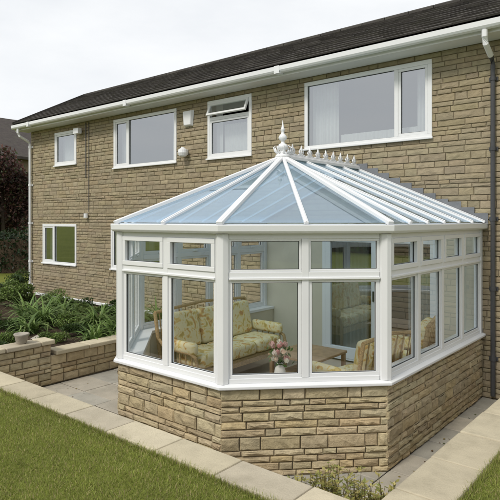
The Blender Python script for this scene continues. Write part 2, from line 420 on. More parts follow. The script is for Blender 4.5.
for a,b in ((x0+f,mid-.003),(mid+.003,x1-f)):
    s=.09; y=-.035
    fr.box(a,b,y,y+.06,z0+.03,z0+.2); fr.box(a,b,y,y+.06,z1-f-s,z1-f); fr.box(a,a+s,y+.001,y+.059,z0+.2,z1-f-s); fr.box(b-s,b,y+.001,y+.059,z0+.2,z1-f-s)
    gl.quad((a+s,y+.03,z0+.2),(b-s,y+.03,z0+.2),(b-s,y+.03,z1-f-s),(a+s,y+.03,z1-f-s))
bk.box(mid-.06,mid-.04,-.06,-.036,1.1,1.25); bk.box(mid+.04,mid+.06,-.06,-.036,1.1,1.25)
X0,X1,D=-2.5,3,4
rm.quad((X0,.26,.14),(X1,.26,.14),(X1,D,.14),(X0,D,.14)); rm.quad((X0,.26,2.4),(X1,.26,2.4),(X1,D,2.4),(X0,D,2.4))
rm.quad((X0,D,.14),(X1,D,.14),(X1,D,2.4),(X0,D,2.4)); rm.quad((X0,.26,.14),(X0,D,.14),(X0,D,2.4),(X0,.26,2.4)); rm.quad((X1,.26,.14),(X1,D,.14),(X1,D,2.4),(X1,.26,2.4))
curtain(-.7,.0,.16,2.3,y=.34); curtain(.65,1.35,.16,2.3,y=.34)
fr.build('window_frames',[M_white],house,bevel=.004); gl.build('window_panes',[M_hglass],house,recalc=False)
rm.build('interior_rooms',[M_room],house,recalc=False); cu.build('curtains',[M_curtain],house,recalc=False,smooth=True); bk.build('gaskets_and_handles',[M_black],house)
mb=MB()
for (a,b,c,d) in ((-1.75,DOOR[0],.0,2.26),(DOOR[1],1.75,.0,2.26),(DOOR[0],DOOR[1],DOOR[3],2.26)):
    mb.box(a,b,-.016,-.001,c,d)
mb.build('plaster_lining',[M_plaster],house)
mb=MB()
mb.add([(-3.77,-.021,4.13),(-3.55,-.021,4.13),(-3.52,-.021,4.44),(-3.80,-.021,4.44),(-3.75,-.085,4.15),(-3.57,-.085,4.15),(-3.55,-.085,4.42),(-3.77,-.085,4.42)],[(4,5,6,7),(0,1,5,4),(1,2,6,5),(2,3,7,6),(3,0,4,7)])
mb.build('alarm_box',[M_white],house,bevel=.012,bseg=2)
mb=MB()
mb.lathe([(.03,-.09),(.075,-.07),(.1,-.01),(.09,.05),(.045,.08),(.03,.1)],(-3.72,-.13,3.62),14); mb.box(-3.76,-3.68,-.06,-.0205,3.58,3.68)
mb.box(-7.42,-7.22,-.18,-.08,4.34,4.47); mb.box(-7.35,-7.29,-.08,-.0205,4.38,4.43)
mb.lathe([(.05,0),(.05,.1)],(-7.05,-.075,2.36),12)
mb.build('wall_lamps',[M_white],house,bevel=.004)

# ------------------------------------------------------------------ CONSERVATORY
cons=empty('conservatory')
OUT=[(1.785,-.02),(1.785,-2.77),(.725,-3.83),(-.725,-3.83),(-1.785,-2.77),(-1.785,-.02)]
mb=MB(); mb.sweep([(-.16,0),(.018,0),(.018,.797),(-.16,.797)],OUT); mb.build('dwarf_wall_core',[M_mortar],cons)
mb=MB(); mb.sweep([(-.175,.14),(-.161,.14),(-.161,.797),(-.175,.797)],OUT); mb.build('inner_plaster',[M_plaster],cons)
ofs=offset_line(OUT,.02)
mb=MB()
for i in range(5):
    M,L=frame(ofs[i],ofs[i+1])
    ext=.012
    M=M@Matrix.Translation((-ext if i else 0,0,0)); 
    random.seed(31+i)
    stones(mb,M,L+ext*2,0,.795,[.055,.06,.07,.08,.09,.12],(.12,.40),PAL_D,y0=0,prot=.026,pj=.007,ch=.009,gap=.008,rough=.006,cj=.09)
mb.build('dwarf_wall_stones',[M_rock],cons)
random.seed(12)
fm=MB(); gm=MB(); hm=MB()
fm.sweep([(-.2,.80),(.085,.80),(.09,.806),(.09,.828),(.05,.842),(-.2,.842)],OUT)
fm.sweep([(-.045,2.185),(.045,2.185),(.045,2.275),(-.045,2.275)],OUT)
fm.sweep([(.046,2.205),(.046,2.26),(.052,2.26),(.056,2.222),(.075,2.205),(.105,2.22),(.112,2.265),(.120,2.265),(.116,2.21),(.095,2.19),(.06,2.19)],OUT)
for (x,y) in OUT[1:-1]:
    fm.lathe([(.066,.842),(.066,2.186)],(x,y,0),8)
for (x,y) in (OUT[0],OUT[-1]):
    fm.box(x-.045,x+.045,y-.07,y,.842,2.186)
bays=[4,2,2,2,4]
for i in range(5):
    M,L=frame(OUT[i],OUT[i+1]); nb=bays[i]
    s0=.06; s1=L-.055
    if i==0: s0=.07
    if i==4: s1=L-.07
    fm.box(s0,s1,-.035,.035,.842,.885,M=M); fm.box(s0,s1,-.035,.035,1.775,1.84,M=M); fm.box(s0,s1,-.035,.035,2.14,2.186,M=M)
    fm.box(s0,s1,-.02,.052,1.77,1.79,M=M)
    ed=[s0]
    for k in range(1,nb):
        x=s0+(s1-s0)*k/nb; fm.box(x-.032,x+.032,-.038,.038,.885,2.14,M=M); ed+=[x-.032,x+.032]
    ed.append(s1)
    for k in range(nb):
        a,b=ed[2*k],ed[2*k+1]
        for (c,d,opn) in ((.885,1.775,0),(1.84,2.14,1)):
            s=.032 if not opn else .045
            if opn and (i in(1,) ): s=.022
            y0_,y1_=(-.024,.024) if not opn or i==1 else (-.03,.048)
            fm.box(a,b,y0_,y1_,c,c+s,M=M); fm.box(a,b,y0_,y1_,d-s,d,M=M)
            fm.box(a,a+s,y0_+.001,y1_-.001,c+s,d-s,M=M); fm.box(b-s,b,y0_+.001,y1_-.001,c+s,d-s,M=M)
            gm.quad((a+s,0,c+s),(b-s,0,c+s),(b-s,0,d-s),(a+s,0,d-s),M=M)
            t=.004
            for (p,q,r_,u) in ((a+s,b-s,c+s,c+s+t),(a+s,b-s,d-s-t,d-s),(a+s,a+s+t,c+s+t,d-s-t),(b-s-t,b-s,c+s+t,d-s-t)):
                hm.box(p,q,.002,.012,r_,u,M=M)
            if opn and i!=1: fm.box((a+b)/2-.05,(a+b)/2+.05,-.05,-.031,c+.01,c+.03,M=M)
fm.build('upvc_frames',[M_white],cons,bevel=.004); gm.build('glass_panes',[M_glass],cons,recalc=False); hm.build('gaskets',[M_black],cons)
RP1=Vector((0,-1.93,3.08)); RP0=Vector((0,-.02,3.08)); ez=2.285
ev=[Vector((x,y,ez)) for x,y in offset_line(OUT,.055)]
g=MB()
def P(v): return tuple(v)
g.quad(P(ev[0]),P(ev[1]),P(RP1),P(RP0)); g.quad(P(ev[5]),P(RP0),P(RP1),P(ev[4]))
for a,b in ((1,2),(2,3),(3,4)): g.add([P(ev[a]),P(ev[b]),P(RP1)],[(0,1,2)])
g.build('glazed_roof',[M_roofg],cons,recalc=False)
rb=MB()
def rbar(e,r,w=.042,h=.03):
    e=Vector(e); r=Vector(r); d=(r-e).normalized()
    e=e-d*.03
    rb.bar(e+Vector((0,0,.006)),r+Vector((0,0,.006)),w,h)
    rb.bar(e+Vector((0,0,.026)),r+Vector((0,0,.026)),w*.45,.010)
apex=lambda v: RP1+ (Vector((v.x,v.y,RP1.z))-RP1).normalized()*.05
for i in (1,2,3,4): rbar(ev[i],apex(ev[i]),.062,.04)
for a,b in ((1,2),(2,3),(3,4)):
    m=(ev[a]+ev[b])/2; rbar(m,apex(m))
for s in (1,-1):
    xe=s*(1.785+.055)
    for y in (-.05,-.52,-.99,-1.46,-1.93): rbar((xe,y,ez),(s*.04,y,RP1.z-.02),.038,.024)
    m=Vector((xe,-2.36,ez)); rbar(m,apex(m))
rb.box(-.06,.06,-1.95,-.03,3.075,3.115); rb.box(-.035,.035,-1.95,-.03,3.115,3.135)
rb.build('roof_bars',[M_white],cons,bevel=.004)
fi=MB()
fi.lathe([(.10,.0),(.09,.03),(.05,.06),(.035,.09),(.06,.11),(.07,.135),(.05,.165),(.025,.18),(.02,.21),(.045,.225),(.055,.25),(.04,.28),(.02,.30),(.018,.33),(.03,.345),(.02,.365),(.008,.42),(.002,.47)],(0,-1.93,3.09),14)
for k in range(8):
    t=k*math.pi/4; c,s=math.cos(t),math.sin(t)
    fi.tube([(c*.05,-1.93+s*.05,3.13),(c*.10,-1.93+s*.10,3.17),(c*.115,-1.93+s*.115,3.215),(c*.085,-1.93+s*.085,3.235)],[.014,.012,.01,.005],6)
y=-1.72
while y<-.08:
    fi.lathe([(.012,0),(.012,.05),(.02,.06),(.01,.075),(.018,.095),(.012,.12),(.002,.155)],(0,y,3.13),8)
    for s in (1,-1):
        fi.tube([(0,y,3.15),(0,y+s*.03,3.165),(0,y+s*.05,3.195),(0,y+s*.035,3.225),(0,y+s*.018,3.21)],[.011,.011,.010,.008,.004],6)
        fi.tube([(0,y+s*.012,3.14),(0,y+s*.06,3.155),(0,y+s*.098,3.14)],[.012,.012,.012],6)
    y+=.20
fi.build('finial_and_cresting',[M_white],cons,smooth=True)
fl=MB()
for s in (1,-1):
    n=11
    for k in range(n):
        t0=k/n; t1=(k+1)/n
        xa=s*(1.9-1.9*t0); xb=s*(1.9-1.9*t1); za=2.26+.85*t0; zb=2.26+.85*t1
        top=math.ceil((zb+.03)/.04)*.04
        fl.add([(xa,-.030,za-.01),(xb,-.030,zb-.01),(xb,-.030,top),(xa,-.030,top),(xa,-.024,za-.01),(xb,-.024,zb-.01),(xb,-.024,top),(xa,-.024,top)],[(0,1,2,3),(0,4,5,1),(2,3,7,6),(1,5,6,2),(0,3,7,4)])
fl.build('lead_flashing',[M_lead],cons)
mb=MB(); pl=[(x,y) for x,y in offset_line(OUT,-.10)]
mb.add([(x,y,.13) for x,y in pl],[tuple(range(6))]); mb.build('tiled_floor',[M_floor],cons,recalc=False)

# ------------------------------------------------------------------ furniture
def cane_seat(name,loc,rz,w,n):
    e=empty(name); M=Matrix.Translation(loc)@Matrix.Rotation(rz,4,'Z')
    c=MB(); d=.72
    for k in range(n):
        a=-w/2+.12+(w-.24)*k/n; b=-w/2+.12+(w-.24)*(k+1)/n
        c.box(a+.006,b-.006,-d/2,d/2-.2,.30,.48,M=M)
        Mb=M@Matrix.Translation((0,d/2-.2,.46))@Matrix.Rotation(-.2,4,'X')
        c.box(a+.008,b-.008,0,.17,0,.50,M=Mb)
    for s in (-1,1):
        x=s*(w/2-.06); c.box(min(x-.055,x+.055),max(x-.055,x+.055),-d/2+.04,d/2-.1,.48,.64,M=M)
    c.build('cushions',[M_floral],e,bevel=.06,bseg=5,smooth=True)
    f=MB()
    f.box(-w/2+.1,w/2-.1,-d/2+.01,d/2-.05,.2,.295,M=M)
    def tb(pts,r): f.tube([tuple(M@Vector(p)) for p in pts],r,8)
    for s in (-1,1):
        x=s*(w/2-.03)
        tb([(x,-d/2,0),(x,-d/2,.35),(x,-d/2+.03,.46),(x,-d/2+.12,.5),(x,d/2-.1,.52),(x,d/2,.6)],.024)
        tb([(x,d/2-.05,0),(x,d/2-.02,.4),(x,d/2+.08,.95)],.024)
        tb([(x,-d/2+.02,.2),(x,d/2-.04,.2)],.016)
        for k in range(5): tb([(x,-d/2+.1+k*.11,.2),(x,-d/2+.1+k*.11,.5)],.009)
    tb([(-w/2+.03,d/2+.08,.95),(0,d/2+.09,1.0),(w/2-.03,d/2+.08,.95)],.022)
    for k in range(int(w/.12)):
        x=-w/2+.1+k*.12; tb([(x,d/2-.02,.4),(x,d/2+.08,.96)],.008)
    f.build('cane_frame',[M_wicker],e); return e
cane_seat('cane_sofa',(-1.12,-1.75,.13),math.radians(90),1.9,3)
cane_seat('cane_armchair',(1.10,-2.05,.13),math.radians(-100),.95,1)
cane_seat('cane_armchair',(1.10,-.95,.13),math.radians(-80),.9,1)
t=empty('coffee_table'); mb=MB()
mb.box(-.38,.36,-1.75,-.95,.52,.555)
for x in (-.34,.32):
    for y in (-1.71,-.99): mb.box(x-.025,x+.025,y-.025,y+.025,.13,.52)
mb.box(-.32,.30,-1.69,-1.01,.28,.30); mb.build('table_frame',[M_wood],t,bevel=.006)
vz=empty('flower_vase')
Bp=Vector((.725,-3.83)); Ap=Vector((1.785,-2.77)); q=Bp+(Ap-Bp)*.36; q=q+Vector((-1,1)).normalized()*.13; vc=(q.x,q.y,.842)
mb=MB(); mb.lathe([(.03,0),(.045,.01),(.055,.05),(.045,.09),(.028,.12),(.035,.14)],vc,18); mb.build('vase',[M_ceramic],vz,smooth=True)
def petals(mb,c,r,col,n=14):
    for k in range(n):
        t=random.uniform(0,6.28); u=random.uniform(-.2,1); d=Vector((math.cos(t)*math.sqrt(max(0,1-u*u)),math.sin(t)*math.sqrt(max(0,1-u*u)),u))
        a=d.cross(Vector((0,0,1))).normalized() if abs(d.z)<.95 else Vector((1,0,0)); b=a.cross(d)
        p=Vector(c)+d*r*.6; kk=random.uniform(.8,1.15)
        mb.add([P(p-a*r*.4),P(p+b*r*.55+d*r*.4),P(p+a*r*.4),P(p-b*r*.5-d*r*.2)],[(0,1,2,3)],tuple(min(.85,x*kk) for x in col))
mb=MB(); st=MB()
for k in range(22):
    t=random.uniform(0,6.28); rr=random.uniform(.01,.13); h=random.uniform(.2,.36)-rr*.5
    c=(vc[0]+math.cos(t)*rr,vc[1]+math.sin(t)*rr,vc[2]+h)
    st.tube([(vc[0],vc[1],vc[2]+.1),((vc[0]+c[0])/2,(vc[1]+c[1])/2,vc[2]+.1+(h-.1)*.6),c],.002,4,(.05,.11,.02))
    petals(mb,c,random.uniform(.024,.036),random.choice([(.78,.52,.50),(.8,.70,.64),(.8,.76,.66),(.72,.36,.36),(.8,.64,.52)]),24)
for k in range(60):
    t=random.uniform(0,6.28); rr=random.uniform(.0,.13); h=random.uniform(.12,.28)
    p=Vector((vc[0]+math.cos(t)*rr,vc[1]+math.sin(t)*rr,vc[2]+h)); a=Vector((random.gauss(0,1),random.gauss(0,1),random.gauss(0,1))).normalized()*.012; b=a.cross(Vector((random.gauss(0,1),random.gauss(0,1),1))).normalized()*.028
    st.add([P(p-b),P(p+a),P(p+b),P(p-a)],[(0,1,2,3)],(.06,.12,.03))
mb.build('blooms',[M_leaf],vz,recalc=False); st.build('stems',[M_leaf],vz,recalc=False)

# ------------------------------------------------------------------ GROUND / GARDEN
LZ=.575
mb=MB()
BIG=600
hx0,hx1,hy0,hy1=-9.95,2.88,-4.78,0.0
mb.add([(-BIG,-BIG,LZ),(BIG,-BIG,LZ),(BIG,hy0,LZ),(-BIG,hy0,LZ)],[(0,1,2,3)])
mb.add([(-BIG,hy0,LZ),(hx0,hy0,LZ),(hx0,hy1,LZ),(-BIG,hy1,LZ)],[(0,1,2,3)])
mb.add([(hx1,hy0,LZ),(BIG,hy0,LZ),(BIG,hy1,LZ),(hx1,hy1,LZ)],[(0,1,2,3)])
mb.add([(-BIG,hy1,LZ),(HX0-.01,hy1,LZ),(HX0-.01,BIG,LZ),(-BIG,BIG,LZ)],[(0,1,2,3)])
mb.add([(HX1+.01,hy1,LZ),(BIG,hy1,LZ),(BIG,BIG,LZ),(HX1+.01,BIG,LZ)],[(0,1,2,3)])
mb.add([(HX0-.01,6.06,LZ),(HX1+.01,6.06,LZ),(HX1+.01,BIG,LZ),(HX0-.01,BIG,LZ)],[(0,1,2,3)])
mb.build('ground',[M_lawn],None,recalc=False)
nx,ny=60,36; vs=[];fs=[]
for j in range(ny+1):
    for i in range(nx+1):
        x=hx0+(-3.05-hx0)*i/nx; y=-4.6+4.6*j/ny
        zz=.36+.04*math.sin(x*2.1)*math.sin(y*2.7)+random.uniform(-.012,.012)+max(0,min(.18,(-x-5)*.02+(-y-2)*.06))
        if y>-.6: zz=min(zz,.34)
        vs.append((x,y,zz))
for j in range(ny):
    for i in range(nx): a=j*(nx+1)+i; fs.append((a,a+1,a+nx+2,a+nx+1))
mb=MB(); mb.add(vs,fs); mb.build('soil_bed',[M_soil],None,recalc=False,smooth=True)
mb=MB(); mb.box(-3.2,2.75,-4.7,.0,-.3,-.012,(.12,.11,.09))
x=-2.98
while x<2.62:
    y=-4.55+random.choice([0,.2]); w=.6
    while y<-.03:
        h=.45; y1=min(y+h,-.03); x1=min(x+w,2.62)
        if not(x>-1.7 and x1<1.7 and y>-2.7):
            k=random.uniform(.9,1.1); c=random.choice([(.42,.39,.33),(.45,.41,.34),(.39,.37,.32)])
            mb.box(x+.005,x1-.005,y+.005,y1-.005,-.01,random.uniform(-.002,.003),tuple(v*k for v in c))
        y=y1
    x+=w
mb.build('patio_paving',[M_slab],None,bevel=.004)
rw=empty('garden_retaining_wall')
mb=MB()
mb.box(-9.95,2.86,-4.76,-4.56,-.2,.54); mb.box(2.64,2.86,-4.56,-.02,-.2,.54)
mb.box(-3.22,-3.04,-4.56,-3.32,-.2,.56); mb.box(-3.22,-3.04,-3.32,-.02,-.2,.40)
mb.build('wall_core',[M_mortar],rw)
mb=MB()
for (p0,p1,h) in (((-3.04,-4.56),(2.64,-4.56),.54),((2.64,-4.56),(2.64,-.02),.54)):
    M,L=frame(p0,p1); stones(mb,M,L,0,h,[.09,.11,.13,.15],(.15,.42),PAL_D,prot=.026,pj=.008,ch=.009,gap=.01,rough=.006,cj=.1)
for (p0,p1,h) in (((-3.04,-3.32),(-3.04,-4.54),.56),((-3.04,-.02),(-3.04,-3.32),.40)):
    M,L=frame(p0,p1); stones(mb,M,L,0,h,[.055,.07,.09,.10,.12],(.12,.38),PAL_D,prot=.026,pj=.008,ch=.009,gap=.01,rough=.006,cj=.12)
mb.build('wall_stones',[M_rock],rw)
cp=MB()
def copings(x0,x1,y0,y1,z,along,step=.6,t=.06):
    a,b=(x0,x1) if along=='x' else (y0,y1); p=a
    while p<b-.01:
        q=min(p+step+random.uniform(-.01,.01),b)
        if b-q<.15: q=b
        k=random.uniform(.88,1.07); c=random.choice([(.54,.475,.345),(.57,.505,.37),(.51,.45,.325),(.53,.47,.36)]); c=tuple(v*k for v in c)
        dz=random.uniform(-.003,.003); dy=random.uniform(-.004,.004)
        if along=='x': cp.box(p+.005,q-.005,y0+dy,y1+dy,z-t+dz,z+dz,c)
        else: cp.box(x0+dy,x1+dy,p+.005,q-.005,z-t+dz,z+dz,c)
        p=q
copings(-9.9,2.53,-4.80,-4.50,.605,'x'); copings(2.54,2.90,-4.80,-.03,.605,'y')
copings(-3.26,-2.98,-4.49,-3.27,.625,'y',.5); copings(-3.26,-2.98,-3.26,-.03,.46,'y',.55)
cp.build('coping_stones',[M_coping],rw,bevel=.012,bseg=2)

def npmesh(name,verts,nper,cols,mat,parent=None):
    n=len(verts)//nper
    me=bpy.data.meshes.new(name); me.vertices.add(len(verts)); me.vertices.foreach_set('co',verts.astype(np.float32).ravel())
    me.loops.add(len(verts)); me.loops.foreach_set('vertex_index',np.arange(len(verts),dtype=np.int32))
    me.polygons.add(n); me.polygons.foreach_set('loop_start',np.arange(0,len(verts),nper,dtype=np.int32)); 
    me.update(calc_edges=True)
    at=me.color_attributes.new('Col','FLOAT_COLOR','POINT'); c=np.ones((len(verts),4),np.float32); c[:,:3]=np.repeat(cols,nper,axis=0)
    at.data.foreach_set('color',c.ravel()); me.materials.append(mat)
    ob=bpy.data.objects.new(name,me); COL.objects.link(ob)
    if parent: ob.parent=parent
    return ob
def grass(name,regs):
    ps=[]
    for (x0,x1,y0,y1,d) in regs:
        n=int((x1-x0)*(y1-y0)*d); ps.append(np.stack([rng.uniform(x0,x1,n),rng.uniform(y0,y1,n)],1))
    p=np.concatenate(ps); n=len(p)
    pt=.5+.25*np.sin(p[:,0]*2.3+1.3*np.sin(p[:,1]*3.1))*np.cos(p[:,1]*2.7+p[:,0]*.7)+.25*np.sin(p[:,0]*9+2*np.sin(p[:,1]*7))*np.cos(p[:,1]*11+p[:,0]*3)
    h=rng.uniform(.012,.032,n)*(.8+.4*pt); a=rng.uniform(0,2*np.pi,n); w=rng.uniform(.0015,.0034,n)
    edge=((p[:,1]>-4.84)&(p[:,0]<2.88))|((p[:,0]<2.95)&(p[:,0]>2.88)); h=np.where(edge,h*rng.uniform(1,2.3,n),h)
    lean=rng.uniform(0,.03,n)*np.where(edge,1.5,1); la=rng.uniform(0,2*np.pi,n)
    v=np.zeros((n,3,3))
    v[:,0,0]=p[:,0]-np.cos(a)*w; v[:,0,1]=p[:,1]-np.sin(a)*w; v[:,1,0]=p[:,0]+np.cos(a)*w; v[:,1,1]=p[:,1]+np.sin(a)*w
    v[:,2,0]=p[:,0]+np.cos(la)*lean; v[:,2,1]=p[:,1]+np.sin(la)*lean; v[:,:,2]=LZ-.002; v[:,2,2]=LZ+h
    base=np.array([.285,.325,.075]); k=rng.uniform(.6,1.3,n)[:,None]
    c=base*k; y=rng.random(n)[:,None]; c=np.where(y<.2,np.array([.44,.38,.18])*k,c); c=c*(.80+.38*pt[:,None])
    return npmesh(name,v.reshape(-1,3),3,c,M_grassb)
grass('lawn_grass',[(-3.2,3.0,-6.3,-4.80,14000),(-7,3.0,-4.83,-4.79,16000),(2.9,4.0,-4.8,-2.6,13000),(2.89,2.93,-4.8,-1,14000),(-7,-3.2,-6.0,-4.8,3500)])
mb=MB()
for k in range(170):
    if random.random()<.55: x,y,z=random.uniform(-2.9,2.5),random.uniform(-4.45,-3.95),.006
    elif random.random()<.5: x,y,z=random.uniform(1.95,2.5),random.uniform(-4.4,-.2),.006
    else: x,y,z=random.uniform(-2.9,-2.0),random.uniform(-4.4,-.5),.006
    a=random.uniform(0,6.28); l=random.uniform(.008,.022); d=Vector((math.cos(a),math.sin(a),0)); s=Vector((-d.y,d.x,0)); p=Vector((x,y,z))
    mb.add([P(p-d*l),P(p+s*l*.5+Vector((0,0,.004))),P(p+d*l+Vector((0,0,.005))),P(p-s*l*.5)],[(0,1,2,3)],random.choice([(.2,.13,.06),(.14,.09,.05),(.25,.2,.08),(.1,.13,.04)]))
mb.build('fallen_leaves',[M_leaf],None,recalc=False)

def leaves(name,blobs,n,size,cols,mat=M_leaf,parent=None,shell=.55,dark=.45):
    B=np.array(blobs); vol=(B[:,3]*B[:,4]*B[:,5])**(2/3); idx=rng.choice(len(B),n,p=vol/vol.sum())
    d=rng.normal(size=(n,3)); d/=np.linalg.norm(d,axis=1)[:,None]
    r=shell+(1-shell)*rng.random(n)**.7; r=r*(1+.12*rng.normal(size=n))
    c=B[idx,:3]+d*B[idx,3:]*r[:,None]
    u=rng.normal(size=(n,3)); u/=np.linalg.norm(u,axis=1)[:,None]; w=np.cross(u,rng.normal(size=(n,3))); w/=np.linalg.norm(w,axis=1)[:,None]
    s=size*rng.uniform(.6,1.3,n)[:,None]
    v=np.stack([c-u*s,c+w*s*.45,c+u*s,c-w*s*.45],1)
    C=np.array(cols)[rng.integers(0,len(cols),n)]; bl=rng.uniform(.75,1.2,len(B))[idx]
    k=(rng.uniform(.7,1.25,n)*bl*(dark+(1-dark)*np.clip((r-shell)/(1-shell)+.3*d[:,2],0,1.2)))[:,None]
    return npmesh(name,v.reshape(-1,3),4,C*k,mat,parent)
def blobs_in(cx,cy,cz,rx,ry,rz,n,s):
    out=[]
    for _ in range(n):
        d=Vector((random.gauss(0,1),random.gauss(0,1),random.gauss(0,1))).normalized()*random.uniform(.35,.95)
        k=random.uniform(.7,1.3)*s
        out.append((cx+d.x*rx,cy+d.y*ry,cz+d.z*rz,k*rx,k*ry,k*rz))
    return out
def hedge(name,p0,p1,h,th,n,size,cols,z0=LZ):
    e=empty(name); p0=Vector(p0);p1=Vector(p1); L=(p1-p0).length; d=(p1-p0)/L
    bl=[]; k=int(L/(th*.45))
    for i in range(k+1):
        for zz in (.2,.5,.82):
            p=p0+d*L*i/k; bl.append((p.x+random.uniform(-.1,.1),p.y+random.uniform(-.1,.1),z0+h*zz+random.uniform(-.05,.05)*h,th*.6*random.uniform(.8,1.1),th*.6*random.uniform(.8,1.1),h*.26*random.uniform(.85,1.15)))
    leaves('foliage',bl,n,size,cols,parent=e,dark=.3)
    mb=MB(); mb.bar((p0.x,p0.y,z0+h*.42),(p1.x,p1.y,z0+h*.42),th*.6,h*.84,col=(.01,.014,.006)); mb.build('dark_core',[M_soil],e)  # plain dark box added inside the foliage, standing in for inner shade
def tree(name,x,y,h,r,cols,n,size,z0=LZ,trunk=.12,low=False):
    e=empty(name); mb=MB()
    mb.tube([(x,y,z0-.1),(x+.05,y,z0+h*.25),(x-.03,y+.04,z0+h*.5),(x,y,z0+h*.85)],[trunk,trunk*.75,trunk*.5,trunk*.15],8)
    cz=z0+h*(.55 if low else .62); bl=blobs_in(x,y,cz,r,r,h*(.42 if low else .36),30,.30)
    for b in bl[:14]:
        zs=z0+h*random.uniform(.25,.5); mb.tube([(x,y,zs),((x+b[0])/2,(y+b[1])/2,(zs+b[2])/2+.1),(b[0],b[1],b[2])],[trunk*.4,trunk*.25,trunk*.08],6)
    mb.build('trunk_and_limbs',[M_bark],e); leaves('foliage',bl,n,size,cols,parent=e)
G1=[(.05,.09,.02),(.07,.12,.025),(.04,.075,.02)]; GD=[(.025,.045,.018),(.03,.06,.02),(.022,.045,.016)]
GL=[(.15,.23,.05),(.12,.19,.04),(.19,.25,.08)]; RD=[(.12,.055,.05),(.14,.07,.055),(.085,.042,.038),(.08,.10,.045),(.10,.06,.04)]
hedge('clipped_hedge',(-11.0,3.6),(-18,-2.2),1.3,1.1,18000,.06,GD)
tree('copper_beech_tree',-17.4,3.0,4.9,1.6,RD,16000,.08,low=True)
tree('copper_beech_tree',-20.3,1.2,4.2,1.6,RD,8000,.08,low=True)
hedge('boundary_hedge',(-14,-19),(20,-17),2.0,1.6,12000,.16,G1)
for (x,y,h,r) in ((-14,-26,7.2,4),(-6,-27,7.6,4.2),(2,-28,7.4,4),(10,-27,7.6,4.2),(17,-24,7,3.6)):
    tree('garden_tree',x,y,h,r,G1,9000,.17,trunk=.22)
hedge('boundary_hedge',(16,-16),(17,4),2.0,1.6,7000,.16,G1)
def shrub(name,x,y,z,r,h,cols,n=2500,size=.03):
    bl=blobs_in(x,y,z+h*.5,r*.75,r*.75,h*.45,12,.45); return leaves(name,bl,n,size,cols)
shrub('garden_shrub',-7.6,-1.5,.45,.6,.55,GL,4500); shrub('garden_shrub',-8.6,-2.2,.5,.55,.6,GL,3500)
shrub('garden_shrub',-8.9,-.9,.4,.5,.75,G1,3500); shrub('garden_shrub',-6.6,-2.7,.4,.45,.35,GL,3000,.022)
shrub('garden_shrub',-7.0,-3.3,.45,.45,.36,GL,3000,.022); shrub('garden_shrub',-5.6,-3.0,.42,.4,.28,G1,2500,.02)
shrub('garden_shrub',-4.6,-1.0,.4,.4,.4,G1,2500); shrub('garden_shrub',-4.2,-3.4,.38,.3,.25,GL,2200,.02)
shrub('garden_shrub',-3.6,-3.8,.38,.2,.26,G1,1800,.018); shrub('garden_shrub',-9.2,-3.4,.5,.5,.5,G1,3000)
shrub('garden_shrub',-6.3,-.8,.36,.5,.3,G1,2500,.022); shrub('garden_shrub',-5.3,-1.3,.38,.45,.28,GL,2500,.022); shrub('garden_shrub',-4.0,-2.2,.38,.35,.22,G1,2000,.02)
shrub('garden_shrub',-4.7,-1.9,.38,.45,.25,GL,2200,.02); shrub('garden_shrub',-5.2,-2.7,.38,.4,.2,G1,2000,.02); shrub('garden_shrub',-3.7,-2.9,.38,.3,.2,GL,1800,.018); shrub('garden_shrub',-7.2,-.7,.36,.5,.35,GL,2500,.022)
def strappy(name,x,y,z,n,L,cols,w=.021):
    mb=MB()
    for k in range(n):
        a=random.uniform(0,6.28); l=L*random.uniform(.6,1.1); el=random.uniform(.5,1.45); bx=x+random.gauss(0,.06); by=y+random.gauss(0,.06)
        d=Vector((math.cos(a),math.sin(a),0)); s=Vector((-d.y,d.x,0)); p=Vector((bx,by,z)); seg=6; vs=[]
        e=el; curl=random.uniform(.18,.42)
        for i in range(seg+1):
            ww=w*(1-(i/seg)**2)*.9+.001
            vs+= [P(p-s*ww),P(p+s*ww)]
            p=p+(d*math.cos(e)+Vector((0,0,1))*math.sin(e))*l/seg; e-=curl
        c=jit(random.choice(cols),.25)
        mb.add(vs,[(2*i,2*i+1,2*i+3,2*i+2) for i in range(seg)],c)
    return mb.build(name,[M_leaf],None,recalc=False,smooth=True)
SC=[(.19,.29,.08),(.14,.22,.06),(.25,.33,.12),(.11,.18,.055)]
for (x,y,n,L) in ((-5.2,-2.2,130,.75),(-5.9,-2.1,130,.78),(-4.8,-2.7,90,.55),(-3.75,-1.45,150,.72),(-3.6,-.8,130,.72),(-4.25,-1.7,140,.72),(-4.5,-.7,100,.65),(-6.5,-1.2,100,.65),(-3.5,-2.3,70,.42),(-3.5,-1.85,100,.6),(-6.4,-3.0,110,.68),(-5.5,-1.6,100,.65)):
    strappy('strappy_leaf_plant',x,y,.38,n,L,SC)
for (x,y,h) in ((2.12,-4.25,.62),(2.26,-4.15,.58),(2.42,-3.98,.52),(1.95,-4.32,.52),(2.03,-4.22,.60),(2.2,-4.3,.60),(2.35,-4.1,.50)):
    e=MB(); 
    for k in range(15):
        a=random.uniform(0,6.28); rr=random.uniform(.03,.16); top=Vector((x+math.cos(a)*rr,y+math.sin(a)*rr,h*random.uniform(.75,1.1)))
        b=Vector((x,y,0)); m=(b+top)/2+Vector((random.uniform(-.02,.02),random.uniform(-.02,.02),0))
        e.tube([P(b),P(m),P(top)],[.004,.003,.0015],5,(.2,.16,.07))
        for q in range(26):
            t=random.uniform(.25,1); p=b.lerp(top,t); aa=random.uniform(0,6.28); d=Vector((math.cos(aa),math.sin(aa),random.uniform(0,.7))).normalized()
            s=d.cross(Vector((0,0,1))).normalized(); l=random.uniform(.03,.055); c=jit(random.choice([(.36,.33,.10),(.46,.40,.15),(.24,.26,.07)]),.2)
            e.add([P(p),P(p+d*l*.5+s*l*.24),P(p+d*l),P(p+d*l*.5-s*l*.24)],[(0,1,2,3)],c)
    e.build('yellow_leaf_shrub',[M_leaf],None,recalc=False)
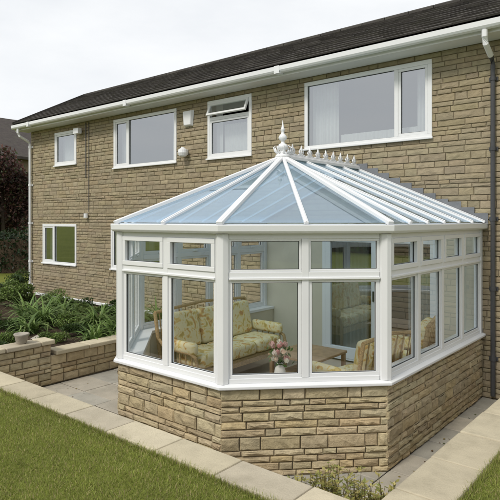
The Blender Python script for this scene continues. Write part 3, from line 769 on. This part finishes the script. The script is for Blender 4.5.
def rock(x,y,z,r):
    bm=bmesh.new(); bmesh.ops.create_icosphere(bm,subdivisions=3,radius=r)
    o=Vector((random.uniform(0,9),)*3)
    for v in bm.verts:
        v.co*= 1+.35*noise.noise(v.co/r*1.1+o)+.1*noise.noise(v.co/r*3+o); v.co.z*=.65
    me=bpy.data.meshes.new('garden_rock'); bm.to_mesh(me); bm.free(); me.materials.append(M_rockgrey)
    ob=bpy.data.objects.new('garden_rock',me); ob.location=(x,y,z); COL.objects.link(ob)
for a in ((-8.3,-2.9,.55,.22),(-8.0,-2.6,.5,.16),(-6.1,-2.9,.45,.15),(-5.0,-3.5,.42,.14),(-4.1,-2.9,.4,.12)): rock(*a)
mb=MB(); mb.lathe([(.06,0),(.07,.01),(.09,.10),(.105,.12),(.10,.135),(.08,.13),(.07,.11)],(-3.12,-3.7,.626),18); mb.build('plant_pot',[M_rockgrey],None,smooth=True)
mb=MB(); mb.lathe([(.13,0),(.13,.04),(.06,.08),(.045,.3),(.06,.42),(.2,.5),(.22,.54),(.18,.53),(.05,.49)],(-8.1,-1.9,.48),18); mb.build('stone_bird_bath',[M_rockgrey],None,smooth=True)

nh=empty('neighbour_house'); mb=MB(); nx0,nx1,ny0,ny1,eh,rh=-38,-25.6,4,15,5.9,8.9
mb.box(nx0,nx1,ny0,ny1,0,eh,(.17,.13,.09)); mx=(nx0+nx1)/2
mb.add([(nx0,ny0,eh),(nx1,ny0,eh),(mx,ny0,rh-.1),(nx0,ny1,eh),(nx1,ny1,eh),(mx,ny1,rh-.1)],[(0,1,2),(3,4,5)],(.17,.13,.09))
mb.build('walls',[M_stone],nh)
mb=MB()
for s in (-1,1):
    xe=mx+s*((nx1-nx0)/2+.4); mb.add([(xe,ny0-.3,eh-.2),(mx,ny0-.3,rh),(mx,ny1+.3,rh),(xe,ny1+.3,eh-.2),(xe,ny0-.3,eh-.05),(mx,ny0-.3,rh+.18),(mx,ny1+.3,rh+.18),(xe,ny1+.3,eh-.05)],[(0,1,2,3),(4,5,6,7),(0,1,5,4),(2,3,7,6),(0,3,7,4)],(.06,.05,.045))
mb.build('roof',[M_tile],nh)
mb=MB()
for (a,z) in ((-35,3.6),(-31,3.6),(-28,3.6),(-35,1.2),(-28,1.2)): mb.box(a-.6,a+.6,ny0-.03,ny0-.002,z,z+1.1)
mb.build('window_frames',[M_white],nh)
mb=MB()
for (a,z) in ((-35,3.6),(-31,3.6),(-28,3.6),(-35,1.2),(-28,1.2)): mb.box(a-.52,a+.52,ny0-.04,ny0-.032,z+.08,z+1.02)
mb.build('window_panes',[M_black],nh)

# ------------------------------------------------------------------ camera, light
cam=bpy.data.cameras.new('camera'); co=bpy.data.objects.new('camera',cam); COL.objects.link(co)
cam.lens=39.46; cam.sensor_width=36; cam.shift_y=-.06; cam.clip_end=2000; cam.clip_start=.05
co.location=(4.064,-7.467,2.31); co.rotation_euler=(math.radians(90),0,math.radians(39.7)); scene.camera=co
SE,SA=math.radians(46),math.radians(182)
sv=Vector((math.sin(SA)*math.cos(SE),math.cos(SA)*math.cos(SE),math.sin(SE)))
sl_=bpy.data.lights.new('sun','SUN'); sl_.energy=2.1; sl_.angle=math.radians(13); sl_.color=(1,.95,.86)
so=bpy.data.objects.new('sun',sl_); COL.objects.link(so); so.rotation_euler=(-sv).to_track_quat('-Z','Y').to_euler(); so.location=(0,-10,20)
w=bpy.data.worlds.new('World'); scene.world=w; w.use_nodes=True; nt=w.node_tree; nt.nodes.clear()
sky=N(nt,'ShaderNodeTexSky'); sky.sky_type='NISHITA'; sky.sun_disc=False; sky.sun_elevation=SE; sky.sun_rotation=SA
tc=N(nt,'ShaderNodeTexCoord'); mp=N(nt,'ShaderNodeMapping'); mp.inputs['Scale'].default_value=(1,1,3.0)
no=N(nt,'ShaderNodeTexNoise'); no.inputs['Scale'].default_value=1.6; no.inputs['Detail'].default_value=7; no.inputs['Roughness'].default_value=.55
nt.links.new(tc.outputs['Generated'],mp.inputs[0]); nt.links.new(mp.outputs[0],no.inputs[0])
mr=N(nt,'ShaderNodeMapRange'); mr.inputs[1].default_value=.30; mr.inputs[2].default_value=.6; mr.inputs[3].default_value=.76; mr.inputs[4].default_value=1
nt.links.new(no.outputs['Fac'],mr.inputs[0])
mx=N(nt,'ShaderNodeMixRGB'); mx.inputs[2].default_value=(9.8,10.0,10.2,1)
nt.links.new(mr.outputs[0],mx.inputs[0]); nt.links.new(sky.outputs[0],mx.inputs[1])
bg=N(nt,'ShaderNodeBackground'); bg.inputs[1].default_value=.1; nt.links.new(mx.outputs[0],bg.inputs[0])
o=N(nt,'ShaderNodeOutputWorld'); nt.links.new(bg.outputs[0],o.inputs[0])
scene.view_settings.view_transform='Standard'; scene.view_settings.look='None'; scene.view_settings.exposure=0; scene.view_settings.gamma=1
